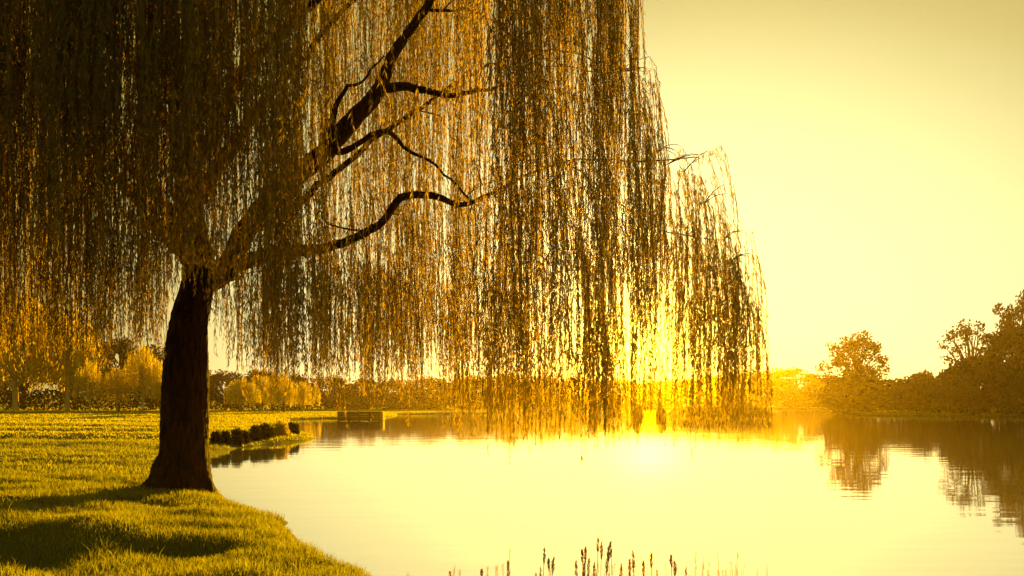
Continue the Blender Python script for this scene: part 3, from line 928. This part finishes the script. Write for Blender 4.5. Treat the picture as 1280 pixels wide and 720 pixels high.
# ------------------------------------------------------------------ shrubs on the little spit
def shrub(seed, W_, H_, n=1400, mm=M_dark):
    g = np.random.default_rng(seed)
    T = Tubes()
    for q in range(9):
        a = g.uniform(0, 6.28); r = g.uniform(.05, W_ * .4)
        T.add([(0.02 * q - .08, 0, -.1), (r * .5 * math.cos(a), r * .5 * math.sin(a), H_ * .4), (r * math.cos(a), r * math.sin(a), H_ * g.uniform(.6, .95))], [.018, .012, .005], 5)
    v = norm(g.standard_normal((n, 3))); v[:, 2] = np.abs(v[:, 2])
    v = v / np.max(np.abs(v), axis=1, keepdims=True) ** .75
    rad = g.uniform(.25, 1, (n, 1)) ** .5
    lob = 1 + .16 * np.sin(4 * np.arctan2(v[:, 1], v[:, 0]) + seed)[:, None]
    b = v * rad * lob * [W_ / 2, W_ / 2, H_ * .95]
    lv, lf = leaf_quads(b, g.standard_normal((n, 3)) + [0, 0, .4], g.uniform(.07, .16, n), g.uniform(.04, .08, n), g)
    return T.mesh('stem', M_farbark), mesh_from('foliage', lv, [lf], [mm], tint=np.clip(g.normal(.5, .2, n), 0, 1))
spit = [(270, 29.0, 541, .34, .50, M_dark, 'smallest dark shrub on the spit, next to the big trunk'),
        (282, 29.4, 540, .32, .52, M_dark, 'second small dark shrub from the big trunk'),
        (296, 30.2, 536, .46, .72, M_dark, 'narrow dark shrub in the middle of the spit row'),
        (306, 31.0, 540, .26, .50, M_dark, 'slim shrub between the narrow and the widest dark shrub'),
        (319, 32.3, 534, .50, .74, M_dark, 'left half of the widest dark clump on the spit'),
        (331, 33.4, 530, .78, .92, M_dark, 'tallest darkest shrub on the spit'),
        (350, 35.6, 526, .85, 1.0, M_bgwillow, 'round golden olive shrub near the tip of the spit'),
        (366, 37.6, 529, .62, .85, M_bgleaf, 'last small olive shrub at the tip of the spit')]
for k, (px, y, top, W_, H_, mm, lab) in enumerate(spit):
    X = (px - 640) * y / F; z0 = float(height([X], [y])[0])
    H_ = CAM_H + (HOR - top) * y / F - z0
    H_ = max(H_, .4)
    a_, b_ = shrub(20 + k, W_ * .78, H_, mm=mm)
    r = empty('shrub', (X, y, z0 - .02))
    obj('stem', a_, r); obj('foliage', b_, r)
    tag(r, lab, 'shrub', 'shrubs on the little spit')

# ------------------------------------------------------------------ landing stage, mooring posts, lawn posts
def box_v(x0, x1, y0, y1, z0, z1):
    v = np.array([(x, y, z) for z in (z0, z1) for (x, y) in ((x0, y0), (x1, y0), (x1, y1), (x0, y1))], float)
    f = np.array([(0, 3, 2, 1), (4, 5, 6, 7), (0, 1, 5, 4), (1, 2, 6, 5), (2, 3, 7, 6), (3, 0, 4, 7)])
    return v, f
def boxes(name, lst, m):
    V_, F_, n_ = [], [], 0
    for b in lst:
        v, f = box_v(*b); V_.append(v); F_.append(f + n_); n_ += 8
    return mesh_from(name, np.vstack(V_), [np.vstack(F_)], [m])
jy = 74.0
jx0, jx1 = (428 - 640) * jy / F, (479 - 640) * jy / F
jetty = empty('landing_stage', ((jx0 + jx1) / 2, jy, 0))
hw_ = (jx1 - jx0) / 2
obj('deck', boxes('deck', [(-hw_ + q * .25, -hw_ + q * .25 + .235, -1.6, .4, .80, .86) for q in range(int(2 * hw_ / .25))], M_wood), jetty)
obj('side_boards', boxes('side_boards', [(-hw_ - .02, hw_ + .02, -1.66, -1.61, z_, z_ + .19) for z_ in (.03, .23, .43, .63)]
                         + [(hw_ + .03, hw_ + .08, -1.6, .4, z_, z_ + .19) for z_ in (.03, .23, .43, .63)], M_wood), jetty)
for q in range(5):
    xx = -hw_ + q * hw_ / 2
    T = Tubes(); T.add([(xx, -1.76, -1), (xx, -1.76, .3), (xx, -1.76, .84)], [.09, .09, .085], 8)
    obj('post', T.mesh('post', M_wood), jetty)
tag(jetty, 'low dark wooden landing stage at the water edge behind the left strands', 'jetty')

for k, (px, wpx, lab) in enumerate(((797, 12, 'wide dark mooring block in the water just left below the sun'), (826, 13, 'round topped dark mooring block just right below the sun'))):
    y = 70.0; X = (px - 640) * y / F
    T = Tubes(); r_ = wpx * y / F / 2
    T.add([(0, 0, -1.2), (0, 0, .4), (0.02, 0, .98), (0.02, 0, 1.12)], [r_, r_, r_ * .95, r_ * .6], 18, .03, k)
    r = empty('mooring_post', (X, y, 0))
    obj('shaft', T.mesh('shaft', M_wood), r)
    T = Tubes(); T.add([(0, 0, .70), (0, 0, .78)], [r_ * 1.05, r_ * 1.05], 18)
    obj('band', T.mesh('band', M_farbark), r)
    tag(r, lab, 'post', 'mooring blocks below the sun')
for k, (px, y, hh, lab) in enumerate(((301, 108, 1.0, 'thin dark post on the lawn right of the big trunk'), (355, 103, 1.25, 'dark post on the lawn between the two pale stems'))):
    X = (px - 640) * y / F; z0 = float(height([X], [y])[0])
    T = Tubes(); T.add([(0, 0, -.2), (0, 0, hh * .9), (0, 0, hh)], [.2, .18, .10], 10, .03, k)
    o = obj('wooden_post', T.mesh('wooden_post', M_wood), None, (X, y, z0)); tag(o, lab, 'post', 'posts on the lawn')

# low reed island right of the mooring blocks
def reed_mass(seed, Lx, Ly, H_):
    g = np.random.default_rng(seed)
    k = int(Lx * Ly * 60)
    th = g.uniform(0, 2 * np.pi, k); r = np.sqrt(g.random(k))
    b = np.stack([Lx / 2 * r * np.cos(th), Ly / 2 * r * np.sin(th), g.uniform(-.1, .5, k) * H_], -1)
    d = g.normal(0, .16, (k, 3)); d[:, 2] += 1
    lv, lf = leaf_quads(b, d, H_ * g.uniform(.4, .75, k), g.uniform(.05, .10, k), g)
    return mesh_from('reed_bed', lv, [lf], [M_dark], tint=np.clip(g.normal(.4, .2, k), 0, 1))
ry = 82.0
rb = obj('reed_bed', reed_mass(5, 9.5, 3.2, 1.35), None, ((908 - 640) * ry / F, ry, 0))
tag(rb, 'low dark reed bed in the lake below the right end of the strands', 'reeds', kind='stuff')

# ------------------------------------------------------------------ rushes by the camera
def rush_clump(seed, stems):
    """stems: list of (dx, height, lean)"""
    g = np.random.default_rng(seed)
    parts = []
    for (dx, dy, h, lean) in stems:
        T = Tubes()
        top = np.array([dx + lean, dy + g.normal(0, .02), h])
        md = np.array([dx + lean * .35, dy, h * .55])
        a_, b_ = resample([(dx, dy, -.5), md, top], [.0034, .0026, .0014], .06)
        T.add(a_, b_, 6)
        st = T.mesh('stem', M_stem)
        st.attributes.new('tint', 'FLOAT', 'FACE').data.foreach_set('value', np.full(len(st.polygons), .5, dtype=np.float32))
        L = g.uniform(.08, .16); k = 80
        u = g.random(k); u2 = u
        ax = norm((top - md)[None])[0]
        cen = top[None] - ax[None] * (L * (1 - u2))[:, None] * .9
        rr = .008 * np.sin(np.clip(u2, .03, .97) * np.pi) ** .6
        a = g.uniform(0, 6.28, k)
        off = np.stack([np.cos(a), np.sin(a), np.zeros(k)], -1) * rr[:, None]
        lv, lf = leaf_quads(cen + off * .4, off / .008 * .6 + ax * 1.0 + g.normal(0, .15, (k, 3)), g.uniform(.010, .022, k), g.uniform(.005, .009, k), g)
        parts.append((st, mesh_from('seed_head', lv, [lf], [M_seed], tint=np.clip(g.normal(.45, .22, k), 0, 1))))
    # a few blades at the foot
    k = 14 * len(stems)
    xs = g.uniform(min(s_[0] for s_ in stems) - .03, max(s_[0] for s_ in stems) + .03, k)
    b = np.stack([xs, g.normal(0, .03, k), np.full(k, -.3)], -1)
    d = g.normal(0, .10, (k, 3)); d[:, 2] += 1
    hm = np.mean([s_[2] for s_ in stems])
    lv, lf = leaf_quads(b, d, (hm + .3) * g.uniform(.45, .80, k), g.uniform(.006, .010, k), g)
    return parts, mesh_from('leaves', lv, [lf], [M_stem], tint=g.random(k))
clumps = [
    ([(563, 714)], 'single short rush tip furthest left in the bottom row'),
    ([(602, 713)], 'single short rush tip second from the left in the bottom row'),
    ([(635, 704)], 'lone rush tip just left of the first rush clump'),
    ([(681, 686), (686, 700), (692, 698)], 'left rush clump with one tall thin head'),
    ([(676, 712), (670, 716)], 'pair of low rush tips at the foot of the left rush clump'),
    ([(720, 702), (727, 688), (733, 686), (736, 700), (730, 706)], 'densest reddish rush clump just left of the tallest one'),
    ([(748, 674), (752, 680), (760, 682), (764, 680), (759, 694), (744, 706)], 'tallest rush clump in the middle of the bottom row'),
    ([(777, 706), (787, 700), (790, 689)], 'rush clump just right of the tallest one'),
    ([(805, 704), (812, 691), (821, 714)], 'rush clump of three heads with the middle one tallest'),
    ([(838, 694), (842, 702)], 'pair of rush heads second from the right'),
    ([(859, 712)], 'single rush head furthest right'),
]
for k, (tips, lab) in enumerate(clumps):
    y = 5.0 + .12 * math.sin(k * 2.1)
    cx = (np.mean([a for a, _ in tips]) - 640) * y / F
    stems = []
    for (a, b) in tips:
        X = (a - 640) * y / F - cx; Z = CAM_H + (HOR - b) * y / F
        ln = .02 * math.sin(a * 1.7)
        stems.append((X - ln, .03 * math.sin(b), Z, ln))
    parts, blades = rush_clump(300 + k, stems)
    r = empty('rush_clump', (cx, y, 0))
    for st, sh in parts:
        obj('stem', st, r); obj('seed_head', sh, r)
    obj('leaves', blades, r)
    tag(r, lab, 'rushes', 'rushes by the near shore')

# ------------------------------------------------------------------ haze
gm, n_, l_ = mat('haze_air')
pv = N(n_, 'ShaderNodeVolumePrincipled')
pv.inputs['Color'].default_value = (1.0, .74, .36, 1)
pv.inputs['Density'].default_value = .0003
pv.inputs['Anisotropy'].default_value = .85
o_ = N(n_, 'ShaderNodeOutputMaterial')
l_.new(pv.outputs[0], o_.inputs['Volume'])
v, f = box_v(-640, 640, -640, 640, -2.4, 21.0)
v[:, 1] += 0
haze = obj('haze', mesh_from('haze', v, [f], [gm]))
tag(haze, 'golden evening haze in the air over the lake', 'haze', kind='stuff')

# ------------------------------------------------------------------ render settings
vs = scene.view_settings
vs.view_transform = 'Standard'; vs.look = 'None'; vs.gamma = 1.0; vs.use_curve_mapping = False
vs.exposure = 1.6
scene.render.engine = 'CYCLES'
c = scene.cycles
c.max_bounces = 6; c.diffuse_bounces = 4; c.glossy_bounces = 3; c.transmission_bounces = 4; c.transparent_max_bounces = 8
c.volume_bounces = 0
c.use_denoising = True
c.sample_clamp_indirect = 6
c.sample_clamp_direct = 0
